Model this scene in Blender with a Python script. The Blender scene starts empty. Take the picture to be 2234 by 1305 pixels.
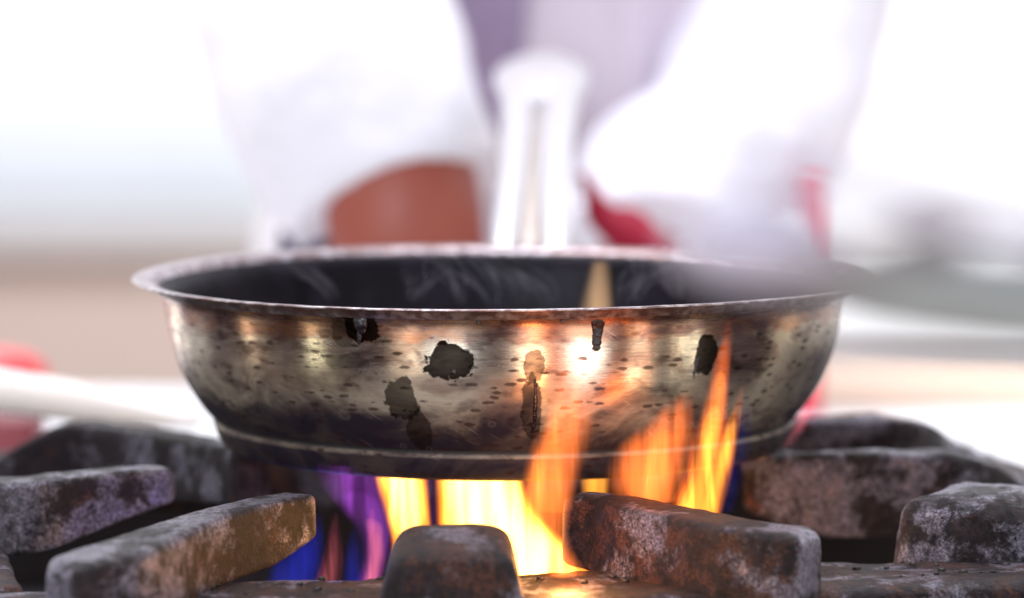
import bpy, bmesh, math, random
from mathutils import Vector, Matrix, noise, Euler
R = math.radians
sc = bpy.context.scene
C = sc.collection
random.seed(7)
def nvec(p):
    """repeatable vector noise"""
    p = Vector(p); return Vector((noise.noise(p), noise.noise(p + Vector((31.7, 5.3, 11.9))), noise.noise(p + Vector((-17.1, 43.9, -7.3)))))

# ------------------------------------------------------------------ camera
CAM = Vector((0.003, -1.4, 0.1885)); PITCH = R(5.36); FPX = 8100.0
cd = bpy.data.cameras.new('camera'); cam = bpy.data.objects.new('camera', cd); C.objects.link(cam)
cam.location = CAM; cam.rotation_euler = (R(90) - PITCH, 0, 0)
cd.sensor_width = 36; cd.lens = FPX / 2234 * 36
cd.clip_start = 0.05; cd.clip_end = 100
cd.dof.use_dof = True; cd.dof.focus_distance = 1.268; cd.dof.aperture_fstop = 5.0
cd.dof.aperture_blades = 0
sc.camera = cam

# ------------------------------------------------------------------ world, exposure
w = bpy.data.worlds.new('World'); sc.world = w; w.use_nodes = True
wn = w.node_tree; bgn = wn.nodes['Background']
tc = wn.nodes.new('ShaderNodeTexCoord'); sp = wn.nodes.new('ShaderNodeSeparateXYZ')
rp = wn.nodes.new('ShaderNodeValToRGB'); mp = wn.nodes.new('ShaderNodeMapRange')
wn.links.new(tc.outputs['Generated'], sp.inputs[0]); wn.links.new(sp.outputs['Z'], mp.inputs['Value'])
mp.inputs['From Min'].default_value = -1; mp.inputs['From Max'].default_value = 1
wn.links.new(mp.outputs[0], rp.inputs[0]); wn.links.new(rp.outputs[0], bgn.inputs['Color'])
e = rp.color_ramp.elements
e[0].position = 0.30; e[0].color = (0.020, 0.012, 0.030, 1)
e[1].position = 1.0; e[1].color = (0.80, 0.80, 1.0, 1)
k = e.new(0.47); k.color = (0.115, 0.078, 0.078, 1)
k = e.new(0.56); k.color = (0.22, 0.18, 0.22, 1)
bgn.inputs['Strength'].default_value = 0.8

sc.view_settings.view_transform = 'Standard'; sc.view_settings.look = 'None'
sc.view_settings.exposure = 0.0; sc.view_settings.gamma = 1.0; sc.view_settings.use_curve_mapping = False
sc.cycles.use_denoising = True
sc.cycles.max_bounces = 10; sc.cycles.transparent_max_bounces = 96; sc.cycles.volume_bounces = 0
sc.cycles.sample_clamp_indirect = 6
sc.cycles.volume_step_rate = 1.0

def area(name, loc, target, sx, sy, power, col, shape='RECTANGLE'):
    l = bpy.data.lights.new(name, 'AREA'); l.shape = shape; l.size = sx; l.size_y = sy
    l.energy = power; l.color = col
    o = bpy.data.objects.new(name, l); C.objects.link(o); o.location = loc
    o.rotation_euler = (Vector(target) - Vector(loc)).to_track_quat('-Z', 'Y').to_euler()
    return o
# unseen area lamps added to shape the light: one overhead, two at the back
area('overhead_area_light', (-0.3, 1.0, 2.6), (0, 0.35, 0), 1.8, 1.2, 84, (0.93, 0.95, 1.0))
area('back_left_fill_light', (-2.4, 1.6, 1.5), (0, 0.1, 0), 0.25, 2.0, 9, (0.9, 0.95, 1.0))
area('back_right_fill_light', (2.4, 1.7, 1.3), (0, 0.1, 0), 0.2, 2.0, 5, (0.98, 0.97, 1.0))
def tall(az, width, power, col, z=0.0, h=1.8, dist=1.25):
    a = R(az); loc = (math.sin(a) * dist, -math.cos(a) * dist, z)
    area('strip_fill_light', loc, (0, 0, z), width, h, power, col)  # unseen strip lamps, added to streak the pan wall with highlights
area('wall_fill_light', (-0.8, 2.6, 2.6), (-0.8, 4.3, 0.5), 3.0, 0.8, 100, (0.95, 0.98, 1.0))  # this lamp and the next are added to brighten the wall
area('wall_fill_light', (1.6, 2.6, 2.4), (1.4, 4.3, 0.5), 2.0, 0.8, 110, (0.98, 0.99, 1.0))
area('front_fill_light', (-0.7, -2.1, 0.75), (0, -0.1, 0), 0.5, 0.4, 30, (0.84, 0.92, 1.0))  # unseen lamp added to brighten the grate's front faces
tall(-141, 0.10, 3.0, (1.0, 0.93, 0.80))
tall(-90, 0.055, 3.2, (1.0, 0.92, 0.74))
tall(-63, 0.035, 2.8, (1.0, 0.98, 0.74))
tall(-32, 0.20, 3.4, (1.0, 0.86, 0.72))
tall(8, 0.24, 4.2, (1.0, 0.93, 0.86), z=-0.05, h=1.7, dist=1.75)
tall(27, 0.38, 8, (0.97, 0.98, 1.0), z=-0.05, h=1.7, dist=1.75)
tall(45, 0.045, 2.6, (1.0, 0.95, 0.80))
tall(57, 0.04, 2.6, (1.0, 0.93, 0.76))
tall(64, 0.04, 3.0, (1.0, 0.95, 0.80))
tall(107, 0.045, 3.4, (1.0, 0.95, 0.76))

# ------------------------------------------------------------------ placing helpers
CR = cam.rotation_euler.to_matrix()
def ray(px, py): return CR @ Vector(((px - 1117) / FPX, -(py - 652.5) / FPX, -1.0))
def P(px, py, Y):
    d = ray(px, py); t = (Y - CAM.y) / d.y; return CAM + d * t
def Pz(px, py, z):
    d = ray(px, py); t = (z - CAM.z) / d.z; return CAM + d * t

# ------------------------------------------------------------------ scene-tree helpers
def tag(o, label=None, cat=None, group=None, kind=None):
    if label: o['label'] = label
    if cat: o['category'] = cat
    if group: o['group'] = group
    if kind: o['kind'] = kind
    return o
def empty(name, loc=(0, 0, 0)):
    o = bpy.data.objects.new(name, None); C.objects.link(o); o.location = loc
    o.empty_display_size = 0.02
    return o
def mesh_obj(name, bm, mat, parent=None, smooth=True):
    me = bpy.data.meshes.new(name); bm.normal_update(); bm.to_mesh(me); bm.free()
    if smooth:
        for p in me.polygons: p.use_smooth = True
    o = bpy.data.objects.new(name, me); C.objects.link(o)
    if mat: me.materials.append(mat)
    if parent:
        o.parent = parent
        o.matrix_parent_inverse = Matrix.Translation(-Vector(parent.location)) if parent.type == 'EMPTY' else Matrix()
    return o

def loft(bm, rings, close=True, cap=True):
    vs = [[bm.verts.new(p) for p in r] for r in rings]
    n = len(vs[0])
    for i in range(len(vs) - 1):
        for j in range(n if close else n - 1):
            k = (j + 1) % n
            bm.faces.new((vs[i][j], vs[i][k], vs[i + 1][k], vs[i + 1][j]))
    if cap and close:
        bm.faces.new(list(reversed(vs[0]))); bm.faces.new(vs[-1])
    bmesh.ops.recalc_face_normals(bm, faces=bm.faces)
    return vs

def lathe(name, prof, mat, parent=None, seg=192, rfun=None):
    """prof: list of (r, z); UV = arc length round the axis, height"""
    bm = bmesh.new(); uv = bm.loops.layers.uv.new('UVMap')
    rings = []
    for (r, z) in prof:
        row = []
        for j in range(seg):
            a = 2 * math.pi * j / seg - math.pi
            dr, dz = rfun(a, r, z) if rfun else (0, 0)
            rr = max(r + dr, 0.0)
            row.append(bm.verts.new((rr * math.sin(a), -rr * math.cos(a), z + dz)))
        rings.append(row)
    for i in range(len(rings) - 1):
        for j in range(seg):
            k = (j + 1) % seg
            q = (rings[i][j], rings[i][k], rings[i + 1][k], rings[i + 1][j])
            if len(set((round(v.co.x, 7), round(v.co.y, 7), round(v.co.z, 7)) for v in q)) < 3: continue
            f = bm.faces.new(q)
            a0 = 2 * math.pi * j / seg - math.pi; a1 = 2 * math.pi * (j + 1) / seg - math.pi
            for l, (aa, ii) in zip(f.loops, ((a0, i), (a1, i), (a1, i + 1), (a0, i + 1))):
                l[uv].uv = (aa * 0.127, prof[ii][1])
    bmesh.ops.remove_doubles(bm, verts=bm.verts, dist=1e-7)
    bmesh.ops.recalc_face_normals(bm, faces=bm.faces)
    return mesh_obj(name, bm, mat, parent)

def cr(pts, t):
    """Catmull-Rom through pts (tuples), t in 0..1"""
    n = len(pts) - 1; f = min(max(t, 0), 1) * n; i = min(int(f), n - 1); u = f - i
    p0 = pts[max(i - 1, 0)]; p1 = pts[i]; p2 = pts[i + 1]; p3 = pts[min(i + 2, n)]
    return tuple(0.5 * (2 * b + (c - a) * u + (2 * a - 5 * b + 4 * c - d) * u * u + (-a + 3 * b - 3 * c + d) * u ** 3)
                 for a, b, c, d in zip(p0, p1, p2, p3))

def tube(bm, pts, radii, seg=16, flat=1.0, steps=24, up=Vector((0, 0, 1))):
    rings = []
    P_ = [cr([tuple(p) + (r,) for p, r in zip(pts, radii)], i / steps) for i in range(steps + 1)]
    for i, q in enumerate(P_):
        c = Vector(q[:3]); r = max(q[3], 1e-5)
        a = Vector(P_[max(i - 1, 0)][:3]); b = Vector(P_[min(i + 1, steps)][:3])
        t = (b - a).normalized(); s = t.cross(up)
        if s.length < 1e-4: s = t.cross(Vector((0, 1, 0)))
        s.normalize(); u = s.cross(t).normalized()
        rings.append([c + s * r * math.cos(2 * math.pi * j / seg) + u * r * flat * math.sin(2 * math.pi * j / seg) for j in range(seg)])
    loft(bm, rings)

# ------------------------------------------------------------------ material helpers
class NT:
    def __init__(s, name):
        s.m = bpy.data.materials.new(name); s.m.use_nodes = True
        s.t = s.m.node_tree; s.b = s.t.nodes['Principled BSDF']; s.out = s.t.nodes['Material Output']
    def n(s, typ, **kw):
        nd = s.t.nodes.new('ShaderNode' + typ)
        for k, v in kw.items():
            if hasattr(nd, k): setattr(nd, k, v)
        return nd
    def l(s, a, b): s.t.links.new(a, b)
    def val(s, x, inp):
        if hasattr(x, 'is_linked') or isinstance(x, bpy.types.NodeSocket): s.l(x, inp)
        else: inp.default_value = x
    def math(s, op, a, b=0.0, clamp=False):
        nd = s.n('Math'); nd.operation = op; nd.use_clamp = clamp
        s.val(a, nd.inputs[0]); s.val(b, nd.inputs[1]); return nd.outputs[0]
    def mix(s, f, a, b):
        nd = s.n('Mix'); nd.data_type = 'RGBA'
        s.val(f, nd.inputs[0])
        s.val(a if not isinstance(a, tuple) else (*a, 1), nd.inputs[6]); s.val(b if not isinstance(b, tuple) else (*b, 1), nd.inputs[7])
        return nd.outputs[2]
    def ramp(s, x, lo, hi):
        nd = s.n('MapRange'); nd.interpolation_type = 'SMOOTHSTEP'
        s.val(x, nd.inputs['Value']); nd.inputs['From Min'].default_value = lo; nd.inputs['From Max'].default_value = hi
        return nd.outputs[0]
    def coord(s, out='Object', scale=(1, 1, 1)):
        c = s.n('TexCoord'); m = s.n('Mapping'); m.inputs['Scale'].default_value = scale
        s.l(c.outputs[out], m.inputs[0]); return m.outputs[0]
    def noise(s, vec, scale, detail=5, rough=0.55, dist=0.0):
        nd = s.n('TexNoise'); s.l(vec, nd.inputs['Vector']); nd.inputs['Scale'].default_value = scale
        nd.inputs['Detail'].default_value = detail; nd.inputs['Roughness'].default_value = rough
        nd.inputs['Distortion'].default_value = dist; return nd.outputs['Fac']
    def voro(s, vec, scale, feature='F1'):
        nd = s.n('TexVoronoi'); nd.feature = feature; s.l(vec, nd.inputs['Vector']); nd.inputs['Scale'].default_value = scale
        return nd
    def bump(s, h, strength, dist):
        nd = s.n('Bump'); nd.inputs['Strength'].default_value = strength; nd.inputs['Distance'].default_value = dist
        s.l(h, nd.inputs['Height']); return nd
    def sep(s, vec):
        nd = s.n('SeparateXYZ'); s.l(vec, nd.inputs[0]); return nd.outputs

def plain(name, col, rough=0.6, metal=0.0, var=0.06, nscale=20, bump=0.0, spec=0.5):
    m = NT(name); v = m.coord(); f = m.noise(v, nscale)
    dk = tuple(c * (1 - var * 2) for c in col); lt = tuple(min(c * (1 + var), 1) for c in col)
    m.l(m.mix(f, dk, lt), m.b.inputs['Base Color'])
    m.b.inputs['Roughness'].default_value = rough; m.b.inputs['Metallic'].default_value = metal
    m.b.inputs['Specular IOR Level'].default_value = spec
    if bump:
        b = m.bump(m.noise(v, nscale * 3), bump, 0.002); m.l(b.outputs[0], m.b.inputs['Normal'])
    return m.m

# worn, partly rusted cast iron: dark scale, fine rust, and silvery crusted patches that sparkle
def cast_iron(name, rust=0.5, gloss=0.5, seed=0.0):
    m = NT(name)
    c = m.n('TexCoord'); mp = m.n('Mapping'); m.l(c.outputs['Object'], mp.inputs[0]); mp.inputs['Location'].default_value = (seed, seed * 2.1, 0)
    v = mp.outputs[0]
    big = m.noise(v, 42, 7, 0.6, 0.3); mid = m.noise(v, 260, 10, 0.78, 0.2); fin = m.noise(v, 1000, 6, 0.8); grain = m.noise(v, 2600, 2, 0.6)
    base = m.mix(m.ramp(mid, 0.40, 0.62), (0.004, 0.0025, 0.004), (0.040, 0.023, 0.030))
    rm = m.math('MULTIPLY', m.ramp(m.noise(v, 75, 9, 0.75, 0.2), 0.66 - 0.26 * rust, 0.76 - 0.26 * rust), 0.9)
    base = m.mix(rm, base, m.mix(m.ramp(fin, 0.38, 0.60), (0.020, 0.007, 0.006), (0.135, 0.050, 0.032)))
    pt = m.math('ADD', big, m.math('MULTIPLY', m.math('SUBTRACT', mid, 0.5), 0.35))
    bare = m.math('MULTIPLY', m.ramp(pt, 0.55 - 0.15 * gloss, 0.68 - 0.15 * gloss), m.math('ADD', 0.55, m.math('MULTIPLY', m.ramp(mid, 0.4, 0.6), 0.45)))
    bc = m.mix(m.ramp(fin, 0.35, 0.62), (0.13, 0.105, 0.13), (0.50, 0.48, 0.60))
    base = m.mix(m.math('MULTIPLY', bare, 0.85), base, bc)
    pit = m.ramp(m.noise(v, 620, 3, 0.6), 0.40, 0.33)
    base = m.mix(m.math('MULTIPLY', pit, 0.85), base, (0.008, 0.004, 0.005))
    base = m.mix(m.math('MULTIPLY', m.ramp(m.math('ADD', m.math('MULTIPLY', fin, 0.6), m.math('MULTIPLY', grain, 0.4)), 0.54, 0.44), 0.45), base, (0.006, 0.003, 0.004))
    m.l(base, m.b.inputs['Base Color'])
    m.l(m.math('MULTIPLY', bare, 0.92), m.b.inputs['Metallic'])
    r = m.math('ADD', 0.58 - 0.12 * gloss, m.math('MULTIPLY', m.math('SUBTRACT', fin, 0.5), 0.5)); r = m.math('SUBTRACT', r, m.math('MULTIPLY', bare, 0.18)); r = m.math('MAXIMUM', r, 0.16)
    m.l(r, m.b.inputs['Roughness']); m.b.inputs['Specular IOR Level'].default_value = 0.32
    h = m.math('ADD', m.math('MULTIPLY', mid, 1.0), m.math('MULTIPLY', fin, 0.45)); h = m.math('SUBTRACT', h, m.math('MULTIPLY', pit, 0.3))
    b = m.bump(h, 1.0, 0.0026); m.l(b.outputs[0], m.b.inputs['Normal'])
    return m.m

# stained, heat-tinted brushed steel; UV is in metres (arc length, height)
def u_of(px, r=745.0): return math.asin(max(-0.99, min(0.99, (px - 1100) / r))) * 0.127
def pan_steel():
    m = NT('stained_brushed_steel')
    c = m.n('TexCoord'); uv = c.outputs['UV']
    def mv(sx, sy, lx=0.0, ly=0.0):
        mp = m.n('Mapping'); m.l(uv, mp.inputs[0]); mp.inputs['Scale'].default_value = (sx, sy, 1); mp.inputs['Location'].default_value = (lx, ly, 0); return mp.outputs[0]
    s = m.sep(uv); U, Z = s[0], s[1]
    brush = m.noise(mv(18, 2600), 1.0, 4, 0.7); brush2 = m.noise(mv(60, 900), 1.0, 4, 0.6)
    blot = m.noise(mv(55, 130), 1.0, 7, 0.62, 0.5); blot2 = m.noise(mv(24, 46, 3), 1.0, 6, 0.6, 0.8)
    base = m.mix(m.ramp(blot2, 0.36, 0.62), (0.44, 0.325, 0.25), (0.90, 0.79, 0.62))
    base = m.mix(m.math('MULTIPLY', m.ramp(blot, 0.50, 0.64), 0.68), base, (0.14, 0.082, 0.070))
    # soot creeping up from the base, uneven
    soot = m.math('ADD', Z, m.math('MULTIPLY', m.math('SUBTRACT', blot2, 0.5), 0.028))
    soot = m.math('ADD', soot, m.math('MULTIPLY', m.math('SUBTRACT', blot, 0.5), 0.02))
    # soot line lower on the right half where the metal is cleaner
    soot = m.math('ADD', soot, m.math('MULTIPLY', m.ramp(U, -0.02, 0.05), 0.006))
    sm = m.ramp(soot, 0.046, 0.020)
    right_shade = m.math('MULTIPLY', m.ramp(m.math('ADD', U, m.math('MULTIPLY', m.math('SUBTRACT', blot2, 0.5), 0.06)), 0.095, 0.135), m.ramp(m.math('ADD', Z, m.math('MULTIPLY', m.math('SUBTRACT', blot, 0.5), 0.02)), 0.062, 0.040))  # right end darkened in colour, standing in for a dark reflection
    sm = m.math('MAXIMUM', sm, m.math('MULTIPLY', right_shade, 0.85))
    lip = m.math('MULTIPLY', m.ramp(Z, 0.0108, 0.0113), m.ramp(Z, 0.0129, 0.0124)); sm = m.math('MULTIPLY', sm, m.math('SUBTRACT', 1.0, m.math('MULTIPLY', lip, 0.18)))
    base = m.mix(m.math('MULTIPLY', sm, 0.97), base, m.mix(m.ramp(blot2, 0.4, 0.6), (0.010, 0.008, 0.020), (0.034, 0.022, 0.026)))
    # elongated grease freckles
    vo = m.voro(mv(125, 380), 1.0); vo.inputs['Randomness'].default_value = 0.95
    cs = m.sep(vo.outputs['Color']); pick = m.ramp(cs[0], 0.22, 0.28)
    d = m.math('ADD', vo.outputs['Distance'], m.math('MULTIPLY', m.math('SUBTRACT', m.noise(mv(500, 900), 1.0, 3), 0.5), 0.35))
    fr = m.math('MULTIPLY', m.ramp(d, 0.33, 0.20), pick)
    base = m.mix(m.math('MULTIPLY', fr, 0.82), base, (0.035, 0.016, 0.015))
    # orange heat tint just under the rim
    ht = m.ramp(m.math('ADD', Z, m.math('MULTIPLY', m.math('SUBTRACT', m.noise(mv(70, 90, 9), 1.0, 6, 0.6, 0.6), 0.5), 0.014)), 0.0525, 0.0555)
    base = m.mix(m.math('MULTIPLY', ht, 0.7), base, m.mix(m.ramp(blot, 0.4, 0.6), (0.55, 0.24, 0.12), (0.22, 0.10, 0.09)))
    # burnt grease stains: (px, py, rx, ry)
    def zof(py): return 0.0585 - (py - 690) * 0.0585 / 372 * 0.92 if False else CAM.z - (py + 106) * 1.276 / FPX
    en = m.noise(mv(170, 170), 1.0, 6, 0.65); en2 = m.noise(mv(420, 420), 1.0, 3)
    stains = [(990, 792, 56, 40, .985), (815, 712, 42, 42, .95), (775, 735, 26, 34, .6), (885, 880, 38, 56, .86), (912, 955, 32, 46, .72), (1163, 800, 22, 40, .7), (1160, 900, 24, 70, .7), (1518, 790, 30, 46, .95),
              (780, 800, 60, 14, .5), (560, 790, 30, 10, .4), (1010, 690, 60, 10, .35)]
    rough_add = None
    for (px, py, rx, ry, a) in stains:
        u0 = u_of(px); z0 = zof(py); ru = rx * 0.000158; rz = ry * 0.000158
        dx = m.math('DIVIDE', m.math('SUBTRACT', U, u0), ru); dz = m.math('DIVIDE', m.math('SUBTRACT', Z, z0), rz)
        d = m.math('SQRT', m.math('ADD', m.math('MULTIPLY', dx, dx), m.math('MULTIPLY', dz, dz)))
        d = m.math('ADD', d, m.math('MULTIPLY', m.math('SUBTRACT', en, 0.5), 1.5))
        k = m.math('MULTIPLY', m.ramp(d, 1.06, 0.97), m.math('ADD', 0.98, m.math('MULTIPLY', m.ramp(blot, 0.6, 0.4), 0.02))); edge = m.math('MULTIPLY', m.ramp(d, 0.80, 0.98), k)
        base = m.mix(m.math('MULTIPLY', k, a), base, m.mix(edge, (0.0085, 0.0036, 0.0022), (0.0015, 0.0007, 0.0007)))
        rough_add = k if rough_add is None else m.math('MAXIMUM', rough_add, k)
    # pale dried ring marks
    for (px, py, r0) in [(750, 925, 16), (865, 1000, 9), (942, 1020, 15), (925, 1005, 8), (1075, 935, 10)]:
        u0 = u_of(px); z0 = zof(py) + (0.001 if py > 985 else 0)
        dx = m.math('DIVIDE', m.math('SUBTRACT', U, u0), r0 * 0.00016); dz = m.math('DIVIDE', m.math('SUBTRACT', Z, z0), r0 * 0.000125)
        d = m.math('SQRT', m.math('ADD', m.math('MULTIPLY', dx, dx), m.math('MULTIPLY', dz, dz)))
        d = m.math('ADD', d, m.math('MULTIPLY', m.math('SUBTRACT', en, 0.5), 0.8))
        ring = m.math('MULTIPLY', m.ramp(d, 0.2, 0.8), m.ramp(d, 1.05, 0.95))
        base = m.mix(m.math('MULTIPLY', ring, 0.05), base, (0.62, 0.56, 0.5))
    # fine diagonal scratches
    mq = m.n('Mapping'); m.l(uv, mq.inputs[0]); mq.inputs['Rotation'].default_value = (0, 0, R(32))
    mp = m.n('Mapping'); m.l(mq.outputs[0], mp.inputs[0]); mp.inputs['Scale'].default_value = (60, 1500, 1)
    scr = m.math('MULTIPLY', m.ramp(m.noise(mp.outputs[0], 1.0, 2, 0.5), 0.66, 0.70), m.ramp(m.noise(mv(28, 40, 5, 2), 1.0, 3), 0.50, 0.58))
    base = m.mix(m.math('MULTIPLY', m.math('MULTIPLY', scr, 0.7), m.math('SUBTRACT', 1.0, m.math('MULTIPLY', m.math('MAXIMUM', rough_add, sm), 0.85))), base, (0.95, 0.84, 0.72))
    dkm = m.math('MAXIMUM', rough_add, sm)
    base = m.mix(m.math('MULTIPLY', m.math('MULTIPLY', m.ramp(brush, 0.45, 0.7), 0.35), m.math('SUBTRACT', 1.0, dkm)), base, (0.13, 0.10, 0.10))
    m.l(base, m.b.inputs['Base Color'])
    met = m.math('SUBTRACT', 1.0, m.math('MULTIPLY', sm, 0.5)); m.l(met, m.b.inputs['Metallic']); m.l(m.math('SUBTRACT', 0.5, m.math('MULTIPLY', m.math('MAXIMUM', rough_add, sm), 0.45)), m.b.inputs['Specular IOR Level'])
    r = m.math('ADD', 0.22, m.math('MULTIPLY', brush2, 0.10)); r = m.math('ADD', r, m.math('MULTIPLY', sm, 0.38))
    r = m.math('ADD', r, m.math('MULTIPLY', rough_add, 0.1)); r = m.math('ADD', r, m.math('MULTIPLY', fr, 0.12)); m.l(r, m.b.inputs['Roughness'])
    m.l(m.math('SUBTRACT', 1.0, m.math('MULTIPLY', sm, 0.7)), m.b.inputs['Anisotropic']); m.b.inputs['Anisotropic Rotation'].default_value = 0.25
    tg = m.n('Tangent'); tg.direction_type = 'RADIAL'; tg.axis = 'Z'; m.l(tg.outputs[0], m.b.inputs['Tangent'])
    hh = m.math('ADD', m.math('MULTIPLY', brush, 0.6), m.math('MULTIPLY', blot, 0.15)); b = m.bump(hh, 0.10, 0.0003); m.l(b.outputs[0], m.b.inputs['Normal'])
    return m.m

def flame_mat(name, col, strength, streak=0.35):
    m = bpy.data.materials.new(name); m.use_nodes = True; t = m.node_tree
    t.nodes.remove(t.nodes['Principled BSDF'])
    e = t.nodes.new('ShaderNodeEmission'); e.inputs[0].default_value = (*col, 1)
    tc = t.nodes.new('ShaderNodeTexCoord'); mp = t.nodes.new('ShaderNodeMapping'); mp.inputs['Scale'].default_value = (230, 60, 26)
    mp.inputs['Rotation'].default_value = (0, R(9), 0)
    nz = t.nodes.new('ShaderNodeTexNoise'); nz.inputs['Scale'].default_value = 1.0; nz.inputs['Detail'].default_value = 2; nz.inputs['Distortion'].default_value = 0.4
    mr = t.nodes.new('ShaderNodeMapRange'); mr.inputs['From Min'].default_value = 0.38; mr.inputs['From Max'].default_value = 0.62
    mr.inputs['To Min'].default_value = strength * streak; mr.inputs['To Max'].default_value = strength * (2 - streak)
    t.links.new(tc.outputs['Object'], mp.inputs[0]); t.links.new(mp.outputs[0], nz.inputs['Vector']); t.links.new(nz.outputs['Fac'], mr.inputs['Value'])
    t.links.new(mr.outputs[0], e.inputs[1])
    t.links.new(e.outputs[0], t.nodes['Material Output'].inputs['Volume'])
    m.cycles.homogeneous_volume = False
    return m

M_STEEL = pan_steel()
M_IRON = [cast_iron('cast_iron_a', 0.35, 0.30, 0.0), cast_iron('cast_iron_b', 0.75, 0.35, 3.7), cast_iron('cast_iron_c', 0.40, 0.78, 8.2)]

# ================================================================== surroundings
M_wall = plain('white_wall', (0.86, 0.88, 0.90), 0.8, nscale=1.5, var=0.02)
M_tan = plain('tan_panel', (0.50, 0.40, 0.35), 0.8, nscale=2, var=0.05)
M_grey = plain('pale_blue_grey_panel', (0.62, 0.66, 0.72), 0.7, nscale=2, var=0.04)
M_floor = plain('warm_concrete', (0.42, 0.34, 0.30), 0.8, nscale=3, var=0.1)
def box(name, lo, hi, mat, parent=None, bevel=0.0, smooth=False):
    bm = bmesh.new(); bmesh.ops.create_cube(bm, size=1)
    lo = Vector(lo); hi = Vector(hi)
    for v in bm.verts: v.co = Vector([lo[i] + (v.co[i] + 0.5) * (hi[i] - lo[i]) for i in range(3)])
    if bevel: bmesh.ops.bevel(bm, geom=bm.edges[:], offset=bevel, segments=3, affect='EDGES', profile=0.5)
    return mesh_obj(name, bm, mat, parent, smooth)
flo = box('floor', (-5, -2, -0.98), (5, 5.0, -0.94), M_floor); tag(flo, kind='structure')
# wall far behind: white above, grey rail, tan dado on the left part
wl = empty('wall', (0, 4.3, -0.94)); tag(wl, 'bright white wall behind the cook with a pale grey rail and tan lower panel', 'wall')
box('wall_panel', (-5, 4.3, -0.94), (5, 4.4, 3.0), M_wall, wl)
bh = P(0, 560, 4.2).z; rh = P(0, 430, 4.2).z
box('tan_dado', (-5, 4.23, -0.94), (0.1, 4.297, bh), M_tan, wl)
box('rail', (-5, 4.20, bh + 0.002), (0.1, 4.297, bh + 0.035), plain('warm_grey_rail', (0.46, 0.42, 0.40), 0.8, nscale=2), wl)
box('rail', (-5, 4.205, bh + 0.037), (0.1, 4.297, rh), plain('cool_grey_rail', (0.50, 0.52, 0.54), 0.8, nscale=2), wl)
box('rail', (-5, 4.215, rh + 0.062), (0.1, 4.297, rh + 0.15), plain('faint_blue_rail', (0.66, 0.70, 0.75), 0.8, nscale=2), wl)
box('rail', (-5, 4.21, rh + 0.002), (0.1, 4.297, rh + 0.06), plain('pale_blue_rail', (0.58, 0.62, 0.67), 0.8, nscale=2), wl)

# ================================================================== stove
stv = empty('stove', (0, 0, -0.94)); tag(stv, 'steel gas stove with sooty drip tray under the cast iron grate', 'stove')
M_tray = plain('sooty_tray', (0.022, 0.018, 0.022), 0.45, 0.3, 0.3, 60, 0.4)
M_ssteel = plain('pale_steel_top', (0.80, 0.80, 0.82), 0.38, 0.35, 0.03, 30)
ZT = -0.050
box('drip_tray', (-0.30, -0.26, -0.105), (0.30, 0.25, -0.095), M_tray, stv)
box('tray_wall', (-0.31, 0.25, -0.105), (0.31, 0.262, ZT - 0.001), M_tray, stv)
box('tray_wall', (-0.312, -0.26, -0.105), (-0.3005, 0.2495, ZT - 0.001), M_tray, stv)
box('tray_wall', (0.3005, -0.26, -0.105), (0.312, 0.2495, ZT - 0.001), M_tray, stv)
box('top_plate', (-0.75, 0.263, ZT - 0.03), (0.75, 0.50, ZT), M_ssteel, stv, 0.003)
M_gs = plain('dark_side_plate', (0.07, 0.055, 0.06), 0.4, 0.4, 0.2, 30)  # side plates darkened so the pan wall mirrors less light
box('top_plate', (-0.75, -0.30, ZT - 0.03), (-0.313, 0.2625, ZT - 0.0005), M_gs, stv, 0.003)
box('top_plate', (0.313, -0.30, ZT - 0.03), (0.75, 0.2625, ZT - 0.0005), M_gs, stv, 0.003)
box('cabinet', (-0.74, -0.29, -0.94), (0.74, 0.49, -0.11), M_ssteel, stv, 0.004)
# white counter behind the stove
ctr = box('counter', (-1.2, 0.505, -0.94), (-0.02, 0.60, P(300, 842, 0.60).z), plain('white_counter', (0.88, 0.88, 0.88), 0.5, var=0.02), bevel=0.004)
tag(ctr, 'blown-out white counter edge behind the stove left of the pan', 'counter')
ctr2 = box('counter', (0.10, 0.505, -0.94), (1.2, 0.70, P(2000, 893, 0.70).z), plain('white_counter_right', (0.88, 0.88, 0.88), 0.5, var=0.02), bevel=0.004)
tag(ctr2, 'blown-out white counter behind the stove right of the pan', 'counter')
cb = box('cabinet', (0.12, 1.30, -0.94), (1.3, 1.7, P(2000, 700, 1.3).z), plain('white_cabinet', (0.85, 0.83, 0.82), 0.6, var=0.02), bevel=0.006)
tag(cb, 'out-of-focus white cabinet behind the right side of the stove', 'cabinet')
sh = box('shelf_board', (0.13, 0.78, P(2000, 905, 0.8).z), (1.3, 1.0, P(2000, 872, 0.8).z), plain('peach_board', (0.80, 0.56, 0.40), 0.6), bevel=0.003)
tag(sh, 'thin peach-coloured board seen blurred beyond the right counter', 'board')

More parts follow.
